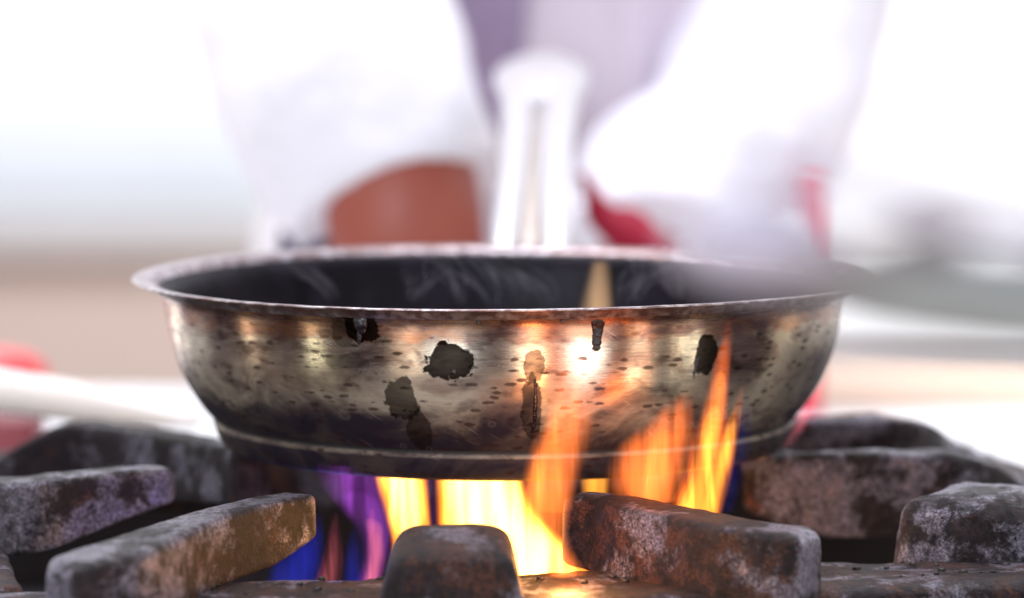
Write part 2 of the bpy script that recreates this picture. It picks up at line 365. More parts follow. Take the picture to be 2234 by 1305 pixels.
# ================================================================== cast iron grate
gr = empty('burner_grate', (0, 0, -0.045)); tag(gr, 'heavy rusty cast iron grate under the frying pan', 'grate')
def iron_bar(name, spine, mat, parent, steps=46, nseg=40, power=8.5, amp=0.0004, seed=0.0, endr=0.006, taper=0.10):
    """spine: list of (x,y,ztop,width,height); loft of rounded-rectangular sections with worn, lumpy faces"""
    rings = []
    base = [cr(spine, i / steps) for i in range(steps + 1)]
    L = sum((Vector(base[i + 1][:3]) - Vector(base[i][:3])).length for i in range(steps))
    acc = 0.0
    for i, q in enumerate(base):
        if i: acc += (Vector(q[:3]) - Vector(base[i - 1][:3])).length
        a = Vector(base[max(i - 1, 0)][:2]); b = Vector(base[min(i + 1, steps)][:2]); t = (b - a).normalized(); s = Vector((t.y, -t.x))
        d = min(acc, L - acc); rs = 0.0
        if d < endr: rs = endr - math.sqrt(max(endr ** 2 - (endr - d) ** 2, 0))
        wd = max(q[3] / 2 - rs, 0.0004); ht = max(q[4] - rs, 0.002); zt = q[2] - rs * 0.8
        ring = []
        for j in range(nseg):
            th = 2 * math.pi * (j + 0.5) / nseg; c, sn = math.cos(th), math.sin(th)
            x = math.copysign(abs(c) ** (2 / power), c); y = math.copysign(abs(sn) ** (2 / power), sn)
            ww = wd * (1 + taper * (1 - y) * 0.5)
            p = Vector((q[0] + s.x * x * ww, q[1] + s.y * x * ww, zt - ht / 2 + y * ht / 2))
            nn = nvec(p * 60 + Vector((seed, seed, 0))) * amp * 1.2 + nvec(p * 260 + Vector((seed, 3, 0))) * amp * 0.6
            ring.append(p + nn)
        rings.append(ring)
    bm = bmesh.new(); loft(bm, rings)
    return mesh_obj(name, bm, mat, parent)
def sq(pz, w_, h_): return (pz.x, pz.y, pz.z, w_, h_)
ZP = 0.0015   # top of the fingers under the pan
ZB = -0.022   # top of the frame bars
# frame: four bars, yawed square
yaw = R(12); HS = 0.195
def fr(x, y): return (x * math.cos(yaw) - y * math.sin(yaw), x * math.sin(yaw) + y * math.cos(yaw))
cx, cy = 0.0, 0.0
bars = [((-0.26, -0.175), (0.30, -0.175), 0.058), ((-0.215, -0.14), (-0.215, 0.20), 0.045), ((0.215, -0.14), (0.215, 0.20), 0.045), ((-0.235, 0.20), (0.235, 0.20), 0.04)]
fb = bmesh.new()
frame = empty('tmp', (0, 0, 0)); C.objects.unlink(frame)
for bi, (a, b, wd) in enumerate(bars):
    pa = fr(*a); pb = fr(*b); n_ = 12
    spn = [(pa[0] + (pb[0] - pa[0]) * i / n_, pa[1] + (pb[1] - pa[1]) * i / n_, ZB - 0.0006 * bi + 0.001 * noise.noise(Vector((i * 1.3, bi, 0))), wd, 0.024) for i in range(n_ + 1)]
    iron_bar('frame_bar', spn, M_IRON[1] if bi else M_IRON[1], gr, steps=150 if bi == 0 else 60, nseg=44, amp=0.0009, seed=bi * 5.0)
def finger(pts, mat, label=None, **kw):
    o = iron_bar('finger', pts, mat, gr, **kw)
    if label: o['label'] = label
    return o
# front left
finger([sq(Pz(135, 1228, -0.003), 0.023, 0.027), sq(Pz(265, 1190, -0.001), 0.025, 0.026), sq(Pz(430, 1128, 0.0005), 0.017, 0.024), sq(Pz(560, 1092, ZP), 0.015, 0.022), sq(Pz(672, 1072, ZP), 0.014, 0.014)], M_IRON[2], 'worn finger with pale shiny top', seed=1.0, endr=0.007, steps=90)
# front block
fbk = P(985, 1180, -0.212)
finger([(fbk.x, -0.180, -0.0005, 0.036, 0.030), (fbk.x, -0.198, 0.0, 0.037, 0.030), (fbk.x, -0.216, -0.001, 0.038, 0.030), (fbk.x + 0.0005, -0.228, -0.004, 0.039, 0.028)], M_IRON[1], 'short stub pointing at the viewer', seed=7.0, endr=0.005, power=5.5, taper=0.36, steps=60)
# front right
finger([sq(Pz(1235, 1074, ZP), 0.015, 0.024), sq(Pz(1330, 1082, ZP), 0.018, 0.026), sq(Pz(1430, 1104, 0.001), 0.021, 0.027), sq(Pz(1600, 1138, 0.0), 0.024, 0.027), sq(Pz(1775, 1163, -0.002), 0.026, 0.027)], M_IRON[1], 'rusty finger lit orange by the flames', seed=11.0, endr=0.006, steps=90)
# right
finger([sq(Pz(1620, 988, ZP), 0.014, 0.022), sq(Pz(1780, 986, ZP), 0.016, 0.031), sq(Pz(1950, 984, ZP), 0.020, 0.032), sq(Pz(2085, 990, 0.0), 0.024, 0.032), (0.196, 0.012, -0.016, 0.026, 0.026), (0.222, 0.022, -0.026, 0.028, 0.018)], M_IRON[2], 'finger with a wet silvery side', seed=17.0, amp=0.001, steps=80)
# back right
finger([sq(Pz(1700, 918, ZP), 0.014, 0.018), sq(Pz(1840, 908, 0.004), 0.018, 0.024), sq(Pz(1960, 912, 0.003), 0.022, 0.026), (0.180, 0.118, -0.014, 0.024, 0.026), (0.205, 0.128, -0.026, 0.026, 0.018)], M_IRON[2], seed=23.0)
# far right lug
finger([sq(Pz(1985, 1080, -0.004), 0.034, 0.030), sq(Pz(2110, 1070, -0.001), 0.050, 0.030), sq(Pz(2330, 1075, -0.003), 0.054, 0.030)], M_IRON[2], 'broad lug with a crusted silvery face', seed=29.0, amp=0.0015, endr=0.014, power=4.5, steps=80, taper=0.3)
# left
finger([sq(Pz(378, 1016, ZP), 0.013, 0.012), sq(Pz(250, 1024, ZP), 0.015, 0.018), sq(Pz(80, 1042, 0.0), 0.020, 0.026), sq(Pz(-80, 1050, -0.003), 0.024, 0.030)], M_IRON[2], seed=31.0, steps=60)
# back left
finger([sq(Pz(560, 985, ZP), 0.014, 0.020), sq(Pz(400, 948, ZP), 0.016, 0.026), sq(Pz(250, 928, 0.001), 0.020, 0.030), sq(Pz(145, 925, 0.0), 0.022, 0.032), (-0.205, 0.085, -0.016, 0.024, 0.026), (-0.228, 0.092, -0.026, 0.026, 0.018)], M_IRON[0], seed=37.0, steps=60)
# back
finger([(0.0, 0.085, ZP, 0.014, 0.02), (-0.01, 0.13, ZP, 0.018, 0.026), (-0.03, 0.19, -0.002, 0.022, 0.03)], M_IRON[0], seed=41.0)

crumb = plain('charred_crumbs', (0.012, 0.008, 0.008), 0.6, 0, 0.3, 200)
bm = bmesh.new(); rc = random.Random(3)
for _ in range(70):
    px = rc.uniform(420, 2230); py = 1262 + (px - 600) * -0.033 + rc.uniform(4, 40); p = Pz(px, py, ZB + 0.0004); r_ = rc.uniform(0.0004, 0.0013)
    g = bmesh.ops.create_icosphere(bm, subdivisions=1, radius=r_)
    for v_ in g['verts']: v_.co = Vector((v_.co.x * 1.3, v_.co.y, v_.co.z * 0.6)) + nvec(v_.co * 900 + p * 100) * r_ * 0.5 + p
o = mesh_obj('crumbs', bm, crumb); tag(o, 'tiny charred crumbs scattered on the front bar of the grate', 'crumbs', kind='stuff')

# ================================================================== gas burner below
bn = empty('gas_burner', (0, 0, -0.095)); tag(bn, 'dark round gas burner glowing under the pan', 'burner')
M_burn = cast_iron('burner_iron', 0.2, 0.3, 5.0)
lathe('burner_head', [(0.0, -0.094), (0.030, -0.094), (0.070, -0.088), (0.074, -0.080), (0.074, -0.068), (0.070, -0.062), (0.058, -0.060), (0.048, -0.062), (0.044, -0.075), (0.0, -0.078)], M_burn, bn, 72)
bm = bmesh.new()
for j in range(28):
    a = 2 * math.pi * j / 28
    M = Matrix.Rotation(a, 4, 'Z') @ Matrix.Translation((0.075, 0, -0.072)) @ Matrix.Rotation(R(90), 4, 'Y')
    bmesh.ops.create_cone(bm, cap_ends=True, segments=10, radius1=0.003, radius2=0.0025, depth=0.004, matrix=M)
mesh_obj('port_ring', bm, M_burn, bn)
lathe('burner_cap', [(0.0, -0.052), (0.020, -0.052), (0.034, -0.056), (0.038, -0.062), (0.036, -0.068), (0.0, -0.070)], M_burn, bn, 60)

# ================================================================== frying pan
pan = empty('frying_pan', (0, 0, 0.002)); tag(pan, 'stained steel frying pan with black inside, sitting on the burning gas ring', 'frying pan')
Z0 = 0.0026
def wob(a, r, z):
    return (0.0003 * math.sin(3 * a + 1) + 0.0002 * noise.noise(Vector((a * 6, z * 50, 0))), 0.0005 * math.sin(2 * a + 0.6) * (z > 0.05) + 0.00015 * noise.noise(Vector((math.sin(a) * 14, math.cos(a) * 14, 3))))
def prof_smooth(pts, n):
    return [cr(pts, i / n) for i in range(n + 1)]
outer = prof_smooth([(0.1105, 0.0140), (0.1150, 0.0195), (0.1205, 0.0285), (0.1250, 0.0395), (0.1270, 0.0490), (0.1280, 0.0560), (0.1290, 0.0600), (0.1315, 0.0622)], 44)
inner = prof_smooth([(0.1300, 0.0635), (0.1262, 0.0590), (0.1240, 0.0480), (0.1210, 0.0370), (0.1160, 0.0260), (0.1060, 0.0165), (0.090, 0.0135), (0.0, 0.0130)], 40)
lathe('body', outer, M_STEEL, pan, 256, wob)
mi = NT('blackened_inside'); v = mi.coord(); f1 = mi.noise(v, 60, 6); f2 = mi.noise(v, 400, 3)
mi.l(mi.mix(mi.ramp(f1, 0.4, 0.65), (0.003, 0.002, 0.005), (0.012, 0.008, 0.016)), mi.b.inputs['Base Color'])
mi.b.inputs['Specular IOR Level'].default_value = 0.12
mi.l(mi.math('ADD', 0.38, mi.math('MULTIPLY', f2, 0.2)), mi.b.inputs['Roughness'])
mi.l(mi.bump(f1, 0.3, 0.001).outputs[0], mi.b.inputs['Normal'])
lathe('inside', inner, mi.m, pan, 192, wob)
# flared rim
mr = NT('scratched_rim_steel'); v = mr.coord(); f1 = mr.noise(v, 220, 5, 0.6); f2 = mr.noise(v, 60, 5)
mr.l(mr.mix(mr.ramp(f2, 0.45, 0.7), mr.mix(mr.ramp(f1, 0.4, 0.65), (0.17, 0.12, 0.125), (0.50, 0.45, 0.47)), (0.20, 0.12, 0.11)), mr.b.inputs['Base Color'])
mr.b.inputs['Metallic'].default_value = 0.85; mr.l(mr.math('ADD', 0.22, mr.math('MULTIPLY', f1, 0.2)), mr.b.inputs['Roughness'])
mr.l(mr.bump(f1, 0.3, 0.0004).outputs[0], mr.b.inputs['Normal'])
lathe('rim', [(0.1302, 0.0632), (0.1315, 0.0650), (0.1345, 0.0660), (0.1380, 0.0664), (0.1398, 0.0664), (0.1404, 0.0660), (0.1400, 0.0656), (0.1378, 0.0655), (0.1345, 0.0649), (0.1318, 0.0621)], mr.m, pan, 256, wob)
# base disc with groove
lathe('base_disc', [(0.1105, 0.0142), (0.1080, 0.0141), (0.1078, 0.0128), (0.1100, 0.0124), (0.1101, 0.0115), (0.1090, 0.0085), (0.1078, 0.0058), (0.1066, 0.0040), (0.1048, Z0), (0.0, Z0)], M_STEEL, pan, 256, None)
mg = plain('black_groove', (0.008, 0.006, 0.008), 0.7)
lathe('groove', [(0.1088, 0.0141), (0.1088, 0.0126)], mg, pan, 192)
# handle: two rails that merge into a wide flared end, rising towards the cook
mh = plain('bright_handle_steel', (0.56, 0.54, 0.56), 0.4, 0.8, 0.03, 60)
hd = empty('tmp2'); C.objects.unlink(hd)
def rail(px0, px1, px2, px3):
    return [(P(px0, 600, 0.140).x, 0.138, 0.046), (P(px0, 560, 0.155).x, 0.155, P(0, 545, 0.155).z), (P(px1, 450, 0.20).x, 0.20, P(0, 450, 0.20).z), (P(px2, 330, 0.28).x, 0.28, P(0, 320, 0.28).z), (P(px3, 210, 0.36).x, 0.36, P(0, 205, 0.36).z)]
bm = bmesh.new()
tube(bm, rail(1100, 1110, 1125, 1130), [0.0055, 0.0058, 0.0062, 0.0068, 0.009], 20, 0.6, 40)
mesh_obj('handle_rail', bm, mh, pan)
bm = bmesh.new()
tube(bm, rail(1215, 1212, 1212, 1225), [0.0055, 0.0062, 0.0072, 0.0080, 0.009], 20, 0.6, 40)
mesh_obj('handle_rail', bm, mh, pan)
bm = bmesh.new()
ca = rail(1155, 1160, 1168, 1176)
rings = []
for i in range(30):
    x, y, z = cr(ca, i / 29); hw = 0.009 + 0.002 * i / 29
    rings.append([Vector((x - hw, y, z - 0.0022)), Vector((x + hw, y, z - 0.0022)), Vector((x + hw, y, z - 0.0008)), Vector((x - hw, y, z - 0.0008))])
loft(bm, rings)
mesh_obj('handle_web', bm, plain('warm_worn_handle_steel', (0.46, 0.40, 0.36), 0.55, 0.6, 0.08, 80), pan)
bm = bmesh.new()
e0 = P(1178, 235, 0.34); e1 = P(1178, 190, 0.375); e2 = P(1182, 150, 0.41); e3 = P(1185, 120, 0.43)
tube(bm, [e0, e1, e2, e3], [0.015, 0.0225, 0.021, 0.006], 32, 0.30, 30)
mesh_obj('handle_end', bm, mh, pan)
bm = bmesh.new()
tube(bm, [(P(1095, 600, .13).x - .004, 0.1365, 0.044), (P(1160, 600, .13).x, 0.137, 0.044), (P(1220, 600, .13).x + .004, 0.1365, 0.044)], [0.007, 0.008, 0.007], 16, 0.8, 16)
mesh_obj('handle_bracket', bm, mh, pan)
# burnt drips, lumpy
mdz = NT('burnt_black_grease'); mdz.b.inputs['Base Color'].default_value = (0.010, 0.007, 0.012, 1); mdz.b.inputs['Roughness'].default_value = 0.12
vv = mdz.coord(); mdz.l(mdz.bump(mdz.noise(vv, 900, 3), 0.5, 0.0006).outputs[0], mdz.b.inputs['Normal'])
# height of wall for a pixel row, radius at that height
def wall_r(z):
    for i in range(len(outer) - 1):
        if outer[i][1] <= z <= outer[i + 1][1]:
            f = (z - outer[i][1]) / (outer[i + 1][1] - outer[i][1]); return outer[i][0] + f * (outer[i + 1][0] - outer[i][0])
    return 0.129
def on_wall(px, py):
    """point on the outer wall where the pixel's ray meets it"""
    d = ray(px, py).normalized(); t = 1.15
    for _ in range(4000):
        p = CAM + d * t
        if math.hypot(p.x, p.y) <= wall_r(p.z): break
        t += 0.0001
    return p
def drip(blobs):
    bm = bmesh.new()
    for (px, py, rx, rz) in blobs:
        p = on_wall(px, py); p = p + Vector((p.x, p.y, 0)).normalized() * 0.0003; s = 0.000185
        g = bmesh.ops.create_icosphere(bm, subdivisions=3, radius=1.0)
        out = Vector((p.x, p.y, 0)).normalized(); side = Vector((-out.y, out.x, 0))
        for v_ in g['verts']:
            c = v_.co.copy(); c += nvec(c * 1.6 + p * 900) * 0.22
            v_.co = p + side * c.x * rx * s + Vector((0, 0, 1)) * c.z * rz * s + out * c.y * min(rx, rz, 14) * s * 0.55
    return mesh_obj('burnt_drip', bm, mdz.m, pan)
drip([(788, 700, 15, 18), (790, 716, 10, 12), (785, 730, 5, 14), (784, 742, 3.5, 8)])
drip([(990, 811, 5, 5)])
def run(pts, steps=70, flat=0.6):
    """one continuous run of burnt grease down the wall: (px, py, half width px)"""
    bm = bmesh.new(); rings = []
    for i in range(steps + 1):
        px, py, w_ = cr(pts, i / steps); w_ = max(w_, 0.5)
        p = on_wall(px, py); out = Vector((p.x, p.y, 0)).normalized(); side = Vector((-out.y, out.x, 0)); s_ = 0.000158
        kk = 0.35 if w_ > 8 else 1.0; w_ *= 1 + kk * (0.45 * noise.noise(Vector((py * 0.09, px, 1.7))) + 0.25 * noise.noise(Vector((py * 0.25, 4, px))))
        ox = noise.noise(Vector((py * 0.11, 9, 2))) * 1.6 * s_
        rings.append([p + side * (ox + w_ * s_ * math.cos(a) * (1 + 0.12 * noise.noise(Vector((py * 0.08, a, 3))))) + out * (w_ * s_ * flat * math.sin(a)) for a in [2 * math.pi * k / 14 for k in range(14)]])
    loft(bm, rings); return mesh_obj('burnt_drip', bm, mdz.m, pan)
run([(1163, 778, 1.2), (1165, 790, 3.2), (1166, 803, 2), (1166, 820, 2.6), (1168, 840, 5), (1168, 870, 5.4), (1167, 900, 6), (1165, 925, 6.5), (1160, 943, 5), (1156, 956, 3), (1152, 975, 1.2)])
run([(1306, 700, 9), (1305, 706, 15), (1304, 720, 13), (1302, 735, 12), (1301, 750, 11), (1300, 762, 10), (1300, 766, 6)], 50, 0.4)
run([(1526, 772, 1), (1522, 785, 4.5), (1518, 800, 6), (1514, 815, 4), (1511, 832, 1)], 40)
drip([(1044, 703, 5, 4)])
drip([(1226, 701, 4, 4)])

# ================================================================== flames (thin glowing gas volumes)
def flame(name_label, rows, Y, layers, cat='flame', thick=0.5, ybend=0.0, group=None):
    """rows: (py, xl, xr) outline at depth Y (ground distance), layers: [(width scale, material, y0, y1)]"""
    root = None
    n = len(rows) - 1
    c0 = P((rows[-1][1] + rows[-1][2]) / 2, rows[-1][0], Y)
    for li, (sc_, mat, a0, a1) in enumerate(layers):
        rings = []; N = 44
        for i in range(N + 1):
            t = a0 + (a1 - a0) * i / N
            py, xl, xr = cr(rows, t)
            cxp = (xl + xr) / 2; hw = max((xr - xl) / 2, 0.4) * sc_
            f = i / N; end = min(1, math.sqrt(max(0.0, 1 - (1 - min(f / 0.14, 1)) ** 2)) + 0.01, math.sqrt(max(0.0, 1 - (1 - min((1 - f) / 0.10, 1)) ** 2)) + 0.01) if li else min(1, math.sqrt(max(0.0, min((1 - f) / 0.05, 1))) + 0.02)
            hw *= max(end, 0.02)
            c = P(cxp, py, Y); e_ = P(cxp + hw, py, Y); hx = (e_ - c).length
            yb = ybend * (t - 0.5)
            ring = []
            for j in range(28):
                th = 2 * math.pi * j / 28; cc, ss = math.cos(th), math.sin(th)
                # lens-shaped section: thin at the edges so the glow fades out
                ring.append(Vector((c.x + hx * cc, c.y + yb + min(hx, 0.012) * thick * ss * abs(ss) ** 0.6, c.z)))
            rings.append(ring)
        bm = bmesh.new(); loft(bm, rings)
        o = mesh_obj('flame' if root is None else 'flame_core', bm, mat, None)
        if root is None:
            root = o; tag(o, name_label, cat, group)
        else:
            o.parent = root
    return root
FO = flame_mat('flame_orange_gas', (1.0, 0.18, 0.015), 50, 0.65)
FR = flame_mat('flame_red_gas', (1.0, 0.14, 0.04), 24)
FY = flame_mat('flame_yellow_gas', (1.0, 0.48, 0.05), 95, 0.6)
FW = flame_mat('flame_white_gas', (1.0, 0.74, 0.24), 70, 0.12)
FB = flame_mat('flame_blue_gas', (0.008, 0.02, 0.42), 17, 0.5)
FP = flame_mat('flame_purple_gas', (0.35, 0.06, 0.55), 26)
FK = flame_mat('flame_pink_gas', (1.0, 0.22, 0.20), 45)
FR2 = flame_mat('flame_and_reflection_deep_orange', (1.0, 0.20, 0.03), 60, 0.7)
FR3 = flame_mat('flame_and_reflection_thin_orange', (1.0, 0.18, 0.03), 36, 0.75)
FR4 = flame_mat('flame_and_reflection_faint_orange', (1.0, 0.20, 0.035), 22, 0.4)
FO2 = flame_mat('flame_amber_gas', (1.0, 0.30, 0.03), 70)
FK2 = flame_mat('flame_rose_gas', (0.9, 0.15, 0.25), 40)
FPALE = flame_mat('flame_pale_gas', (1.0, 0.60, 0.32), 20, 0.7)
G = 'flames of the gas ring under the pan'
# right twin-tipped flame (two tongues with a shared foot)
YR = -0.108
flame('wide translucent orange glow added as the flame reflection on the lower right pan wall', [(850, 1488, 1508), (885, 1445, 1516), (930, 1395, 1520), (975, 1340, 1522), (1030, 1318, 1518), (1070, 1325, 1500), (1100, 1350, 1490)], -0.1315,  # glowing volume standing in for the twin flame's reflection in the steel
      [(1.0, FR4, 0, 1), (0.93, FR4, 0.04, 1), (0.85, FR4, 0.09, 1), (0.76, FR3, 0.15, 1), (0.66, FR3, 0.24, 1), (0.55, FR2, 0.36, 1), (0.4, FR2, 0.5, 1)], thick=0.45, group=G)
flame('faint salmon veil added as the flame reflection on the bright middle of the pan wall', [(700, 1215, 1290), (780, 1200, 1300), (880, 1185, 1310), (980, 1170, 1290), (1080, 1160, 1262), (1120, 1165, 1250)], -0.142,  # glowing volume standing in for the middle flame's reflection
      [(1.0, FR4, 0, 1), (0.85, FR4, 0.1, 1), (0.7, FR4, 0.2, 1)], thick=0.35, group=G)
flame('tall orange flame licking up the right side of the pan, left of a shorter tip', [(690, 1589, 1596), (740, 1572, 1601), (800, 1553, 1597), (870, 1534, 1592), (950, 1508, 1590), (1030, 1490, 1580), (1100, 1455, 1572), (1160, 1440, 1560)], YR - 0.030,
      [(1.0, FR, 0, 1), (0.9, FO, 0.12, 1), (0.72, FO2, 0.30, 1), (0.55, FY, 0.45, 1), (0.3, FY, 0.55, 1)], thick=0.9, group=G)
flame('shorter leaning yellow flame tip at the right, edged in blue', [(845, 1616, 1624), (900, 1592, 1620), (960, 1568, 1612), (1020, 1545, 1602), (1080, 1522, 1588), (1160, 1495, 1565)], YR - 0.026,
      [(1.0, FO, 0, 1), (0.85, FO2, 0.12, 1), (0.66, FY, 0.25, 1), (0.45, FY, 0.4, 1)], thick=1.0, group=G)
flame('faint blue flame edge right of the twin orange tips', [(850, 1618, 1634), (920, 1600, 1644), (1000, 1582, 1636), (1070, 1568, 1618), (1120, 1560, 1604)], YR - 0.016, [(1.0, FB, 0, 1), (0.6, FB, 0.1, 1)], thick=0.5, group=G)
flame('transparent orange flame rising in front of the middle of the pan', [(740, 1232, 1290), (800, 1216, 1300), (860, 1200, 1302), (920, 1180, 1298), (980, 1152, 1284), (1040, 1136, 1268), (1110, 1126, 1250), (1180, 1130, 1244), (1250, 1170, 1285), (1300, 1190, 1300)], -0.158,
      [(1.0, FR4, 0, 1), (0.93, FR4, 0.06, 1), (0.84, FR4, 0.14, 1), (0.74, FR3, 0.25, 1), (0.62, FR3, 0.38, 1), (0.5, FR2, 0.5, 1)], thick=0.6, group=G)
flame('slender yellow-orange streak leaning inside the middle flame', [(830, 1212, 1238), (900, 1196, 1232), (960, 1174, 1222), (1020, 1150, 1205), (1080, 1140, 1190), (1150, 1136, 1180), (1240, 1150, 1195)], -0.160,
      [(1.0, FO, 0, 1), (0.8, FO2, 0.1, 0.97), (0.5, FO2, 0.15, 0.95)], thick=0.8, group=G)
YU = -0.070
flame('broad white-yellow flame filling the gap under the pan', [(1015, 812, 932), (1060, 820, 936), (1120, 836, 940), (1180, 852, 945), (1240, 850, 945), (1290, 850, 945)], YU, [(1.0, FO, 0, 1), (0.95, FO2, 0, 1), (0.88, FY, 0, 1), (0.76, FW, 0, 1)], thick=1.6, group=G)
flame('widest white-yellow flame behind the front stub of the grate', [(1015, 946, 1150), (1060, 948, 1150), (1120, 950, 1180), (1160, 952, 1215), (1200, 960, 1255), (1250, 980, 1295), (1300, 1000, 1315)], YU - 0.01, [(1.0, FO, 0, 1), (0.97, FO2, 0, 1), (0.92, FY, 0, 1), (0.85, FW, 0, 1)], thick=1.6, group=G)
flame('small yellow glimpse of flame between pan base and right grate finger', [(1025, 1262, 1334), (1055, 1264, 1332), (1085, 1268, 1330), (1120, 1275, 1330)], YU, [(1.0, FO, 0, 1), (0.9, FY, 0, 1)], thick=1.2, group=G)
flame('violet flame curling below the left of the pan', [(1010, 690, 830), (1060, 700, 835), (1110, 740, 848), (1160, 780, 858), (1210, 790, 852), (1270, 775, 835), (1310, 765, 825)], YU - 0.015, [(1.0, FP, 0, 1), (0.75, FP, 0.2, 1), (0.5, FK, 0.4, 1), (0.3, FK, 0.5, 1)], thick=0.9, group=G)
flame('deep blue flame nearest the left grate finger', [(1120, 686, 700), (1150, 655, 708), (1190, 620, 712), (1230, 592, 708), (1270, 578, 700), (1320, 570, 695)], YU - 0.03, [(1.0, FB, 0, 1), (0.8, FB, 0.15, 1), (0.5, FB, 0.4, 1)], thick=0.8, group=G)
flame('thin pink streak of flame inside the blue flame', [(1120, 730, 738), (1160, 716, 744), (1200, 706, 750), (1240, 694, 750), (1290, 682, 742), (1320, 680, 740)], YU - 0.045, [(1.0, FK2, 0, 1), (0.6, FK, 0.2, 1), (0.35, FK, 0.4, 1)], thick=0.6, group=G)
flame('narrow blue flame right of the thin pink streak', [(1140, 772, 782), (1180, 756, 794), (1220, 748, 800), (1260, 744, 800), (1320, 742, 798)], YU - 0.03, [(1.0, FB, 0, 1), (0.8, FB, 0.1, 1), (0.5, FB, 0.3, 1)], thick=0.8, group=G)
flame('pinkish orange flame between the violet flame and the bright gap', [(1110, 806, 816), (1160, 800, 834), (1210, 798, 842), (1260, 792, 836), (1310, 788, 826)], YU - 0.035, [(1.0, FK2, 0, 1), (0.7, FO, 0.15, 1), (0.45, FK, 0.3, 1)], thick=0.8, group=G)
flame('slim violet flame dividing the two white-yellow flames', [(1030, 918, 958), (1090, 922, 956), (1150, 922, 958), (1200, 920, 960)], YU - 0.024, [(1.0, FP, 0, 1), (0.5, FB, 0, 1)], thick=0.6, group=G)
flame('thin pink-orange flame along the right edge of the pan', [(835, 1782, 1800), (880, 1756, 1790), (920, 1730, 1768), (955, 1708, 1740), (975, 1705, 1725)], 0.02, [(1.0, FK2, 0, 1), (0.6, FK, 0, 1)], thick=0.8, group=G)
flame('small pale yellow flame flaring up inside the pan', [(570, 1290, 1330), (600, 1282, 1334), (650, 1268, 1338), (720, 1252, 1344)], 0.03, [(1.0, FPALE, 0, 1), (0.8, FPALE, 0.05, 1)], thick=1.0, group='burning oil inside the pan')
# the light those flames give
pf = P(1235, 1235, -0.178)
for (x, y, z, pw) in ((0.02, -0.060, -0.026, 0.3), (0.078, -0.045, -0.024, 0.4), (pf.x, pf.y, pf.z, 0.8)):
    l = bpy.data.lights.new('flame_light', 'POINT'); l.energy = pw * 0.13; l.color = (1.0, 0.42, 0.12); l.shadow_soft_size = 0.008
    o = bpy.data.objects.new('flame_light', l); C.objects.link(o); o.location = (x, y, z)
l = bpy.data.lights.new('flame_light', 'POINT'); l.energy = 0.05; l.color = (0.25, 0.25, 1.0); l.shadow_soft_size = 0.008
o = bpy.data.objects.new('flame_light', l); C.objects.link(o); o.location = (-0.065, -0.05, -0.03)

# ================================================================== smoke
ms = bpy.data.materials.new('thin_smoke'); ms.use_nodes = True; t = ms.node_tree; t.nodes.remove(t.nodes['Principled BSDF'])
vs = t.nodes.new('ShaderNodeVolumePrincipled'); vs.inputs['Color'].default_value = (0.9, 0.85, 1.0, 1); vs.inputs['Density'].default_value = 22
t.links.new(vs.outputs[0], t.nodes['Material Output'].inputs['Volume']); ms.cycles.homogeneous_volume = True
bm = bmesh.new()
rs = random.Random(5)
for (px, py, Y, h, lean) in [(1010, 668, 0.0, 120, 60), (1075, 668, 0.0, 100, 110), (905, 664, -0.02, 90, -45), (1360, 664, -0.02, 90, -90), (1400, 664, 0.0, 110, -60), (1475, 660, 0.0, 110, 60), (720, 655, 0.0, 80, 110), (1200, 664, 0.02, 90, 130), (1140, 664, 0.04, 120, 110)]:
    for st in range(8):
        pts = []; rad = []; ox = rs.uniform(-40, 40); fr_ = rs.uniform(2, 5); am = rs.uniform(10, 30); hh_ = h * rs.uniform(0.7, 1.25)
        for i in range(10):
            f = i / 9; q = P(px + ox * (0.3 + f) - lean * f * f + am * f * math.sin(f * fr_ + st), py - hh_ * f, Y + 0.004 * st); pts.append(q)
            rad.append(0.00045 * math.sin(math.pi * (0.04 + 0.92 * f)) * rs.uniform(0.7, 1.5) + 0.00008)
        tube(bm, pts, rad, 10, 1.6, 36)
o = mesh_obj('smoke', bm, ms); tag(o, 'faint grey smoke wisps curling above the black inside of the pan', 'smoke', kind='stuff')

# ================================================================== cook
def skin_body(name, verts, edges, radii, mat, parent, sub=2, root=0):
    me = bpy.data.meshes.new(name); me.from_pydata(verts, edges, []); me.update()
    o = bpy.data.objects.new(name, me); C.objects.link(o)
    o.modifiers.new('skin', 'SKIN')
    if not me.skin_vertices: me.attributes  # the layer is created with the modifier below
    bm = bmesh.new(); bm.from_mesh(me); lay = bm.verts.layers.skin.verify(); bm.verts.ensure_lookup_table()
    for i, v_ in enumerate(bm.verts):
        r = radii[i]; v_[lay].radius = r if isinstance(r, tuple) else (r, r); v_[lay].use_root = (i == root)
    bm.to_mesh(me); bm.free()
    s = o.modifiers.new('sub', 'SUBSURF'); s.levels = sub; s.render_levels = sub
    dg = bpy.context.evaluated_depsgraph_get(); ev = o.evaluated_get(dg); m2 = bpy.data.meshes.new_from_object(ev)
    bpy.data.objects.remove(o)
    for p in m2.polygons: p.use_smooth = True
    m2.materials.clear(); m2.materials.append(mat)
    o2 = bpy.data.objects.new(name, m2); C.objects.link(o2)
    if parent:
        o2.parent = parent; o2.matrix_parent_inverse = Matrix.Translation(-Vector(parent.location))
    return o2
ck = empty('person', (0.03, 0.95, -0.94)); tag(ck, 'cook in a white jacket standing behind the pan, badly out of focus', 'person')
M_skin = plain('warm_skin', (0.34, 0.075, 0.05), 0.5, 0, 0.08, 14)
M_jacket = NT('white_cotton'); v = M_jacket.coord(); f = M_jacket.noise(v, 9, 5)
M_jacket.l(M_jacket.mix(f, (0.72, 0.70, 0.80), (0.88, 0.87, 0.92)), M_jacket.b.inputs['Base Color']); M_jacket.b.inputs['Roughness'].default_value = 0.85
M_jacket.l(M_jacket.bump(f, 0.6, 0.03).outputs[0], M_jacket.b.inputs['Normal']); M_jacket = M_jacket.m
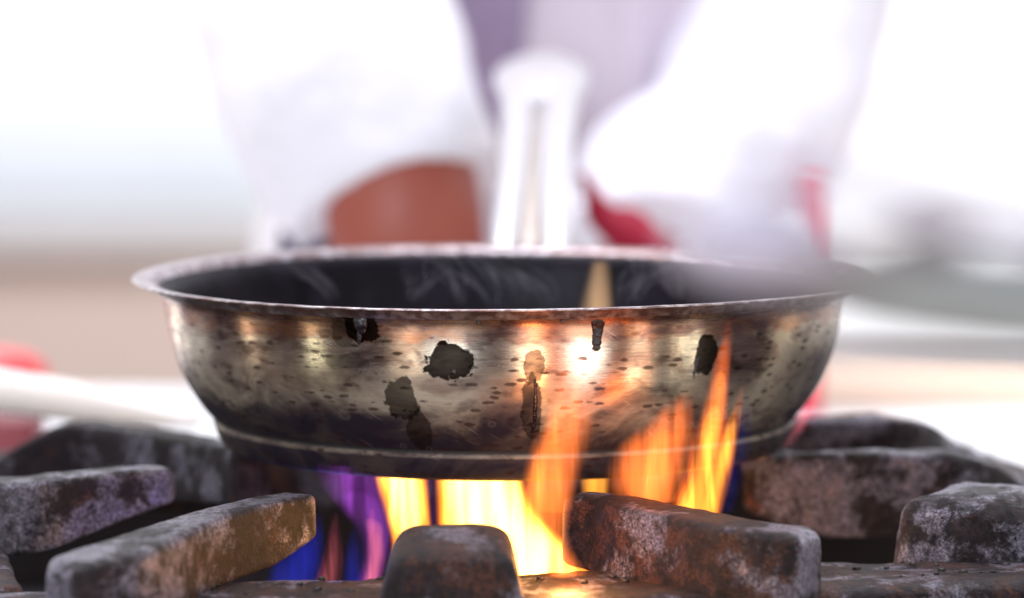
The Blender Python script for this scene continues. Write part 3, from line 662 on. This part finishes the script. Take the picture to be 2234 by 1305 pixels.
M_lilac = plain('lilac_grey_shade', (0.36, 0.28, 0.44), 0.85, 0, 0.1, 10)
M_red = plain('crimson_cloth', (0.36, 0.0, 0.03), 0.8, 0, 0.1, 14)
bx_, by_ = 0.0, 0.95
V = [(bx_, by_, -0.05), (bx_, by_, 0.10), (bx_, by_ - 0.02, 0.28), (bx_, by_ - 0.02, 0.42), (bx_, by_ - 0.02, 0.50), (bx_, by_ - 0.04, 0.60), (bx_, by_ - 0.05, 0.70),
     # image-left arm
     (-0.15, by_ - 0.03, 0.40), tuple(P(700, 0, 0.52)), tuple(P(850, 290, 0.43)), tuple(P(885, 470, 0.405)), tuple(P(892, 760, 0.40)),
     # image-right arm
     (0.17, by_ - 0.02, 0.40), tuple(P(1690, 120, 0.77)), tuple(P(1560, 370, 0.65)), tuple(P(1420, 600, 0.56)), tuple(P(1390, 720, 0.52)),
     # legs
     (bx_ - 0.09, by_, -0.10), (bx_ - 0.10, by_, -0.50), (bx_ - 0.10, by_ + 0.02, -0.88), (bx_ - 0.10, by_ - 0.10, -0.92),
     (bx_ + 0.09, by_, -0.10), (bx_ + 0.10, by_, -0.50), (bx_ + 0.10, by_ + 0.02, -0.88), (bx_ + 0.10, by_ - 0.10, -0.92)]
E = [(0, 1), (1, 2), (2, 3), (3, 4), (4, 5), (5, 6), (3, 7), (7, 8), (8, 9), (9, 10), (10, 11), (3, 12), (12, 13), (13, 14), (14, 15), (15, 16), (0, 17), (17, 18), (18, 19), (19, 20), (0, 21), (21, 22), (22, 23), (23, 24)]
RR = [(0.14, 0.10), (0.14, 0.10), (0.15, 0.11), (0.11, 0.09), 0.055, 0.085, 0.07, 0.06, 0.044, 0.040, 0.043, 0.032, 0.05, 0.030, 0.030, 0.034, 0.03,
      0.085, 0.06, 0.04, 0.03, 0.085, 0.06, 0.04, 0.03]
# fingers of both hands, curled round the handle and a red cloth
def fingers(wrist, palm, di, n0, thumb):
    d = (Vector(palm) - Vector(wrist)).normalized(); side = d.cross(Vector((0, 0, 1))).normalized()
    for q, (o_, ln) in enumerate(((-1.4, .9), (-0.45, 1.0), (0.5, 1.0), (1.4, .8))):
        b0 = Vector(palm) + side * o_ * 0.013; p1 = b0 + d * 0.026 * ln + Vector((0, 0, -0.006)); p2 = p1 + d * 0.014 * ln + Vector((0, 0, -0.018 * ln)); p3 = p2 + Vector((0, 0, -0.016)) - d * 0.004
        i = len(V); V.extend([tuple(b0), tuple(p1), tuple(p2), tuple(p3)]); E.extend([(n0, i), (i, i + 1), (i + 1, i + 2), (i + 2, i + 3)]); RR.extend([0.012, 0.0095, 0.009, 0.008])
    b0 = Vector(wrist) + (Vector(palm) - Vector(wrist)) * 0.3 + side * thumb * 0.028; i = len(V)
    V.extend([tuple(b0), tuple(b0 + d * 0.022 + side * thumb * 0.012), tuple(b0 + d * 0.044 + side * thumb * 0.008 + Vector((0, 0, -0.012)))])
    E.extend([(n0, i), (i, i + 1), (i + 1, i + 2)]); RR.extend([0.013, 0.011, 0.009])
fingers(V[10], V[11], 0, 11, 1)
fingers(V[15], V[16], 0, 16, -1)
skin_body('body', V, E, RR, M_skin, ck, 2, 0)
# head details
def ell(name, c, r, mat, parent, sub=4, dn=0.0):
    bm = bmesh.new(); bmesh.ops.create_icosphere(bm, subdivisions=sub, radius=1)
    for v_ in bm.verts:
        n_ = 1 + dn * noise.noise(v_.co * 3)
        v_.co = Vector((c[0] + v_.co.x * r[0] * n_, c[1] + v_.co.y * r[1] * n_, c[2] + v_.co.z * r[2] * n_))
    return mesh_obj(name, bm, mat, parent)
hx, hy, hz = bx_, by_ - 0.05, 0.66
M_hair = plain('dark_hair', (0.02, 0.014, 0.012), 0.5)
ell('hair', (hx, hy + 0.03, hz + 0.05), (0.09, 0.10, 0.09), M_hair, ck, 4, 0.2)
for s_ in (-1, 1):
    ell('eye', (hx + s_ * 0.032, hy - 0.075, hz + 0.0), (0.012, 0.008, 0.009), plain('eye', (0.05, 0.03, 0.03), 0.2), ck, 3)
    ell('ear', (hx + s_ * 0.088, hy, hz - 0.005), (0.012, 0.02, 0.032), M_skin, ck, 3)
ell('nose', (hx, hy - 0.088, hz - 0.025), (0.014, 0.02, 0.024), M_skin, ck, 3)
ell('mouth', (hx, hy - 0.072, hz - 0.06), (0.026, 0.01, 0.007), plain('lips', (0.35, 0.09, 0.08), 0.5), ck, 3)
# jacket: torso and two loose sleeves, one garment
bm = bmesh.new()
def cloth_tube(pts, radii, amp, seg=40, steps=60, flat=1.0, seed=0.0):
    n0 = len(bm.verts); tube(bm, pts, radii, seg, flat, steps)
    bm.verts.ensure_lookup_table()
    for v_ in bm.verts[n0:]:
        v_.co += nvec(v_.co * 11 + Vector((seed, 0, 0))) * amp + nvec(v_.co * 30) * amp * 0.3
rings = []
for i in range(30):
    f = i / 29; z = -0.12 + 0.64 * f; rx = 0.180 - 0.03 * math.sin(f * 3.1) if f < .8 else 0.165 - (f - .8) * 0.55; ry = 0.135 if f < .8 else 0.13 - (f - .8) * 0.3
    rings.append([Vector((bx_ + 0.005 + rx * math.cos(a) + 0.008 * noise.noise(Vector((math.cos(a) * 4, math.sin(a) * 4, z * 6))), by_ + ry * math.sin(a) + 0.018 * noise.noise(Vector((math.cos(a) * 5, math.sin(a) * 5, z * 5 + 9))), z)) for a in [2 * math.pi * j / 72 for j in range(72)]])
loft(bm, rings)
mesh_obj('jacket', bm, M_lilac if False else M_jacket, ck)
bm = bmesh.new()
cloth_tube([(-0.15, 0.92, 0.40), (-0.155, 0.80, 0.28), P(650, -250, 0.60), P(700, 0, 0.52), P(775, 230, 0.45), P(868, 440, 0.425)], [0.085, 0.080, 0.070, 0.064, 0.063, 0.058], 0.009, flat=0.9, seed=2)
mesh_obj('sleeve', bm, M_jacket, ck)
bm = bmesh.new()
cloth_tube([(0.17, 0.93, 0.40), (0.19, 0.86, 0.26), P(1690, 120, 0.77), P(1620, 310, 0.70), P(1500, 430, 0.62), P(1420, 600, 0.56)], [0.075, 0.068, 0.060, 0.058, 0.056, 0.054], 0.011, flat=0.9, seed=6)
mesh_obj('sleeve', bm, M_jacket, ck)
bm = bmesh.new()
cloth_tube([P(705, 400, 0.455), P(690, 520, 0.445), P(700, 700, 0.44)], [0.012, 0.019, 0.019], 0.003, seed=9)
mesh_obj('forearm_shade', bm, plain('dark_navy_shade', (0.03, 0.02, 0.07), 0.8), ck)  # dark tube added as the shadow left of the forearm
# trousers and shoes
bm = bmesh.new()
for s_ in (-1, 1):
    tube(bm, [(bx_ + s_ * 0.085, by_, -0.06), (bx_ + s_ * 0.10, by_, -0.5), (bx_ + s_ * 0.10, by_ + 0.02, -0.90)], [0.105, 0.085, 0.07], 24, 1.0, 24)
mesh_obj('trousers', bm, plain('dark_trousers', (0.04, 0.04, 0.06), 0.8), ck)
for s_ in (-1, 1): ell('shoe', (bx_ + s_ * 0.10, by_ - 0.05, -0.905), (0.05, 0.14, 0.035), plain('black_shoe', (0.02, 0.02, 0.02), 0.4), ck, 3)
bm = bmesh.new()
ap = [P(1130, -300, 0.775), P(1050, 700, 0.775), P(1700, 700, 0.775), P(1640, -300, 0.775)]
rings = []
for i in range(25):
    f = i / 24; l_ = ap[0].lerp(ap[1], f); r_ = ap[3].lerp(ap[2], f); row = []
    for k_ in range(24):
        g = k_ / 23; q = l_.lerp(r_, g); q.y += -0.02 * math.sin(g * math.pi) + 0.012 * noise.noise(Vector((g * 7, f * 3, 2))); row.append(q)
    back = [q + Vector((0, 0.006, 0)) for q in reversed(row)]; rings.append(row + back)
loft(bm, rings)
mesh_obj('jacket_front_shade', bm, plain('pale_lavender_shade', (0.66, 0.58, 0.67), 0.85, 0, 0.1, 8), ck)  # sheet added over the torso, the white jacket's shade as lavender colour
# shaded V in the jacket front, its shade put into a lilac slab
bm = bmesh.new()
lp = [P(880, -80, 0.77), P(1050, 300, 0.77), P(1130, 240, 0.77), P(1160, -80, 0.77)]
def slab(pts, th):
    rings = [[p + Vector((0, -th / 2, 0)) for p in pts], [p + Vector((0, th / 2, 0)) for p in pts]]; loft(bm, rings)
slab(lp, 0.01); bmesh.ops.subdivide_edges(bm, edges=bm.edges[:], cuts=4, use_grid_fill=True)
mesh_obj('jacket_shade_v', bm, M_lilac, ck)
# red cloth in the hand at right
bm = bmesh.new(); rings = []
tp = [(P(1262, 410, 0.44), 0.010), (P(1285, 480, 0.44), 0.018), (P(1330, 540, 0.44), 0.026), (P(1350, 640, 0.45), 0.03), (P(1350, 720, 0.45), 0.028)]
tube(bm, [P(1270, 380, 0.42), P(1310, 470, 0.42), P(1390, 535, 0.42), P(1420, 640, 0.43), P(1410, 740, 0.43)], [0.004, 0.012, 0.028, 0.034, 0.030], 28, 0.5, 40)
for v_ in bm.verts: v_.co += nvec(v_.co * 50) * 0.004
rt = mesh_obj('cloth', bm, M_red); tag(rt, 'crimson kitchen cloth bunched just right of the pan handle', 'cloth')
bm = bmesh.new()
tube(bm, [P(1775, 380, 0.62), P(1770, 480, 0.62), Vector((P(1765, 560, 0.62).x, 0.62, P(2000, 893, 0.70).z))], [0.006, 0.007, 0.007], 16, 1.0, 20)
rr_ = mesh_obj('post', bm, plain('red_plastic', (0.75, 0.03, 0.08), 0.4)); tag(rr_, 'blurred red upright post at the right behind the pan rim', 'post')

# ================================================================== blurred utensils in the foreground
M_ladle = plain('dull_spoon_steel', (0.36, 0.33, 0.40), 0.5, 0.2, 0.05, 60)
ld = empty('ladle', P(1900, 700, -0.84)); tag(ld, 'out-of-focus steel ladle held in front of the right pan rim', 'ladle')
YL = -0.74
bm = bmesh.new()
cb_ = P(1650, 530, YL); rx, rz, ry = 0.0150, 0.0080, 0.011
rings = []
for i in range(22):
    ph = math.pi * (i / 21) ; z = math.cos(ph); rr = math.sin(ph)
    rings.append([cb_ + Vector((rx * max(rr, .02) * math.cos(a), ry * max(rr, .02) * math.sin(a), rz * z)) for a in [2 * math.pi * j / 40 for j in range(40)]])
loft(bm, rings)
mesh_obj('ladle_bowl', bm, M_ladle, ld)
bm = bmesh.new()
tube(bm, [P(1690, 600, YL), P(1880, 628, YL + .01), P(2080, 650, YL + .02), P(2340, 670, YL + .03)], [0.0025, 0.0078, 0.0092, 0.0100], 24, 0.9, 40)
mesh_obj('ladle_handle', bm, plain('greenish_grey_handle', (0.20, 0.21, 0.21), 0.45, 0.2), ld)
sp_ = empty('spatula', P(2060, 510, -0.80)); tag(sp_, 'out-of-focus thin grey skewer crossing above the ladle at the right', 'skewer')
bm = bmesh.new()
tube(bm, [P(1540, 335, -0.74), P(1760, 370, -0.74), P(1960, 430, -0.74), P(2340, 530, -0.74)], [0.0014, 0.0020, 0.0026, 0.003], 16, 1.0, 40)
mesh_obj('shaft', bm, M_ladle, sp_)
bm = bmesh.new()
tube(bm, [P(1690, 645, -0.80), P(1850, 580, -0.80), P(2060, 512, -0.80)], [0.0026, 0.0030, 0.0030], 16, 1.0, 40)
mesh_obj('brace', bm, plain('brown_grey_metal', (0.10, 0.075, 0.075), 0.5, 0.2), sp_)
ell('knob', tuple(P(2060, 512, -0.80)), (0.0045, 0.0045, 0.0035), plain('brown_knob', (0.05, 0.025, 0.03), 0.5), sp_, 3)

# ================================================================== left edge things
ctop = P(300, 842, 0.60).z
rb = empty('bowl', (P(-20, 832, 0.555).x, 0.555, ctop)); tag(rb, 'blurred bright red bowl cut by the left edge of the picture', 'bowl')
c = Vector((P(-20, 832, 0.555).x, 0.555, ctop + 0.0032))
bm = bmesh.new(); rings = []
for (r_, z_) in [(0.004, 0.0), (0.028, 0.0), (0.031, 0.006), (0.029, 0.012), (0.020, 0.0165), (0.006, 0.018)]:
    rings.append([Vector((c.x + r_ * math.cos(a), c.y + r_ * math.sin(a), c.z - 0.003 + z_ * 1.35)) for a in [2 * math.pi * j / 48 for j in range(48)]])
loft(bm, rings); mesh_obj('bowl_body', bm, plain('bright_red_enamel', (0.85, 0.02, 0.03), 0.35), rb)
hb = bmesh.new()
tube(hb, [P(-80, 845, 0.24), P(60, 862, 0.22), P(230, 888, 0.20), P(430, 925, 0.18)], [0.0100, 0.0095, 0.0080, 0.0015], 24, 1.0, 30)
ho = mesh_obj('spoon_handle', hb, plain('cream_handle', (0.86, 0.80, 0.75), 0.5)); tag(ho, 'cream handle of a utensil lying across the left rear of the stove', 'utensil')
dr = box('tin', (P(-60, 975, 0.36).x, 0.34, ZT), (P(92, 975, 0.36).x, 0.38, P(0, 912, 0.35).z), plain('dark_red_tin', (0.20, 0.02, 0.03), 0.5), bevel=0.003)
tag(dr, 'dark red tin in shade under the cream handle at left', 'tin')
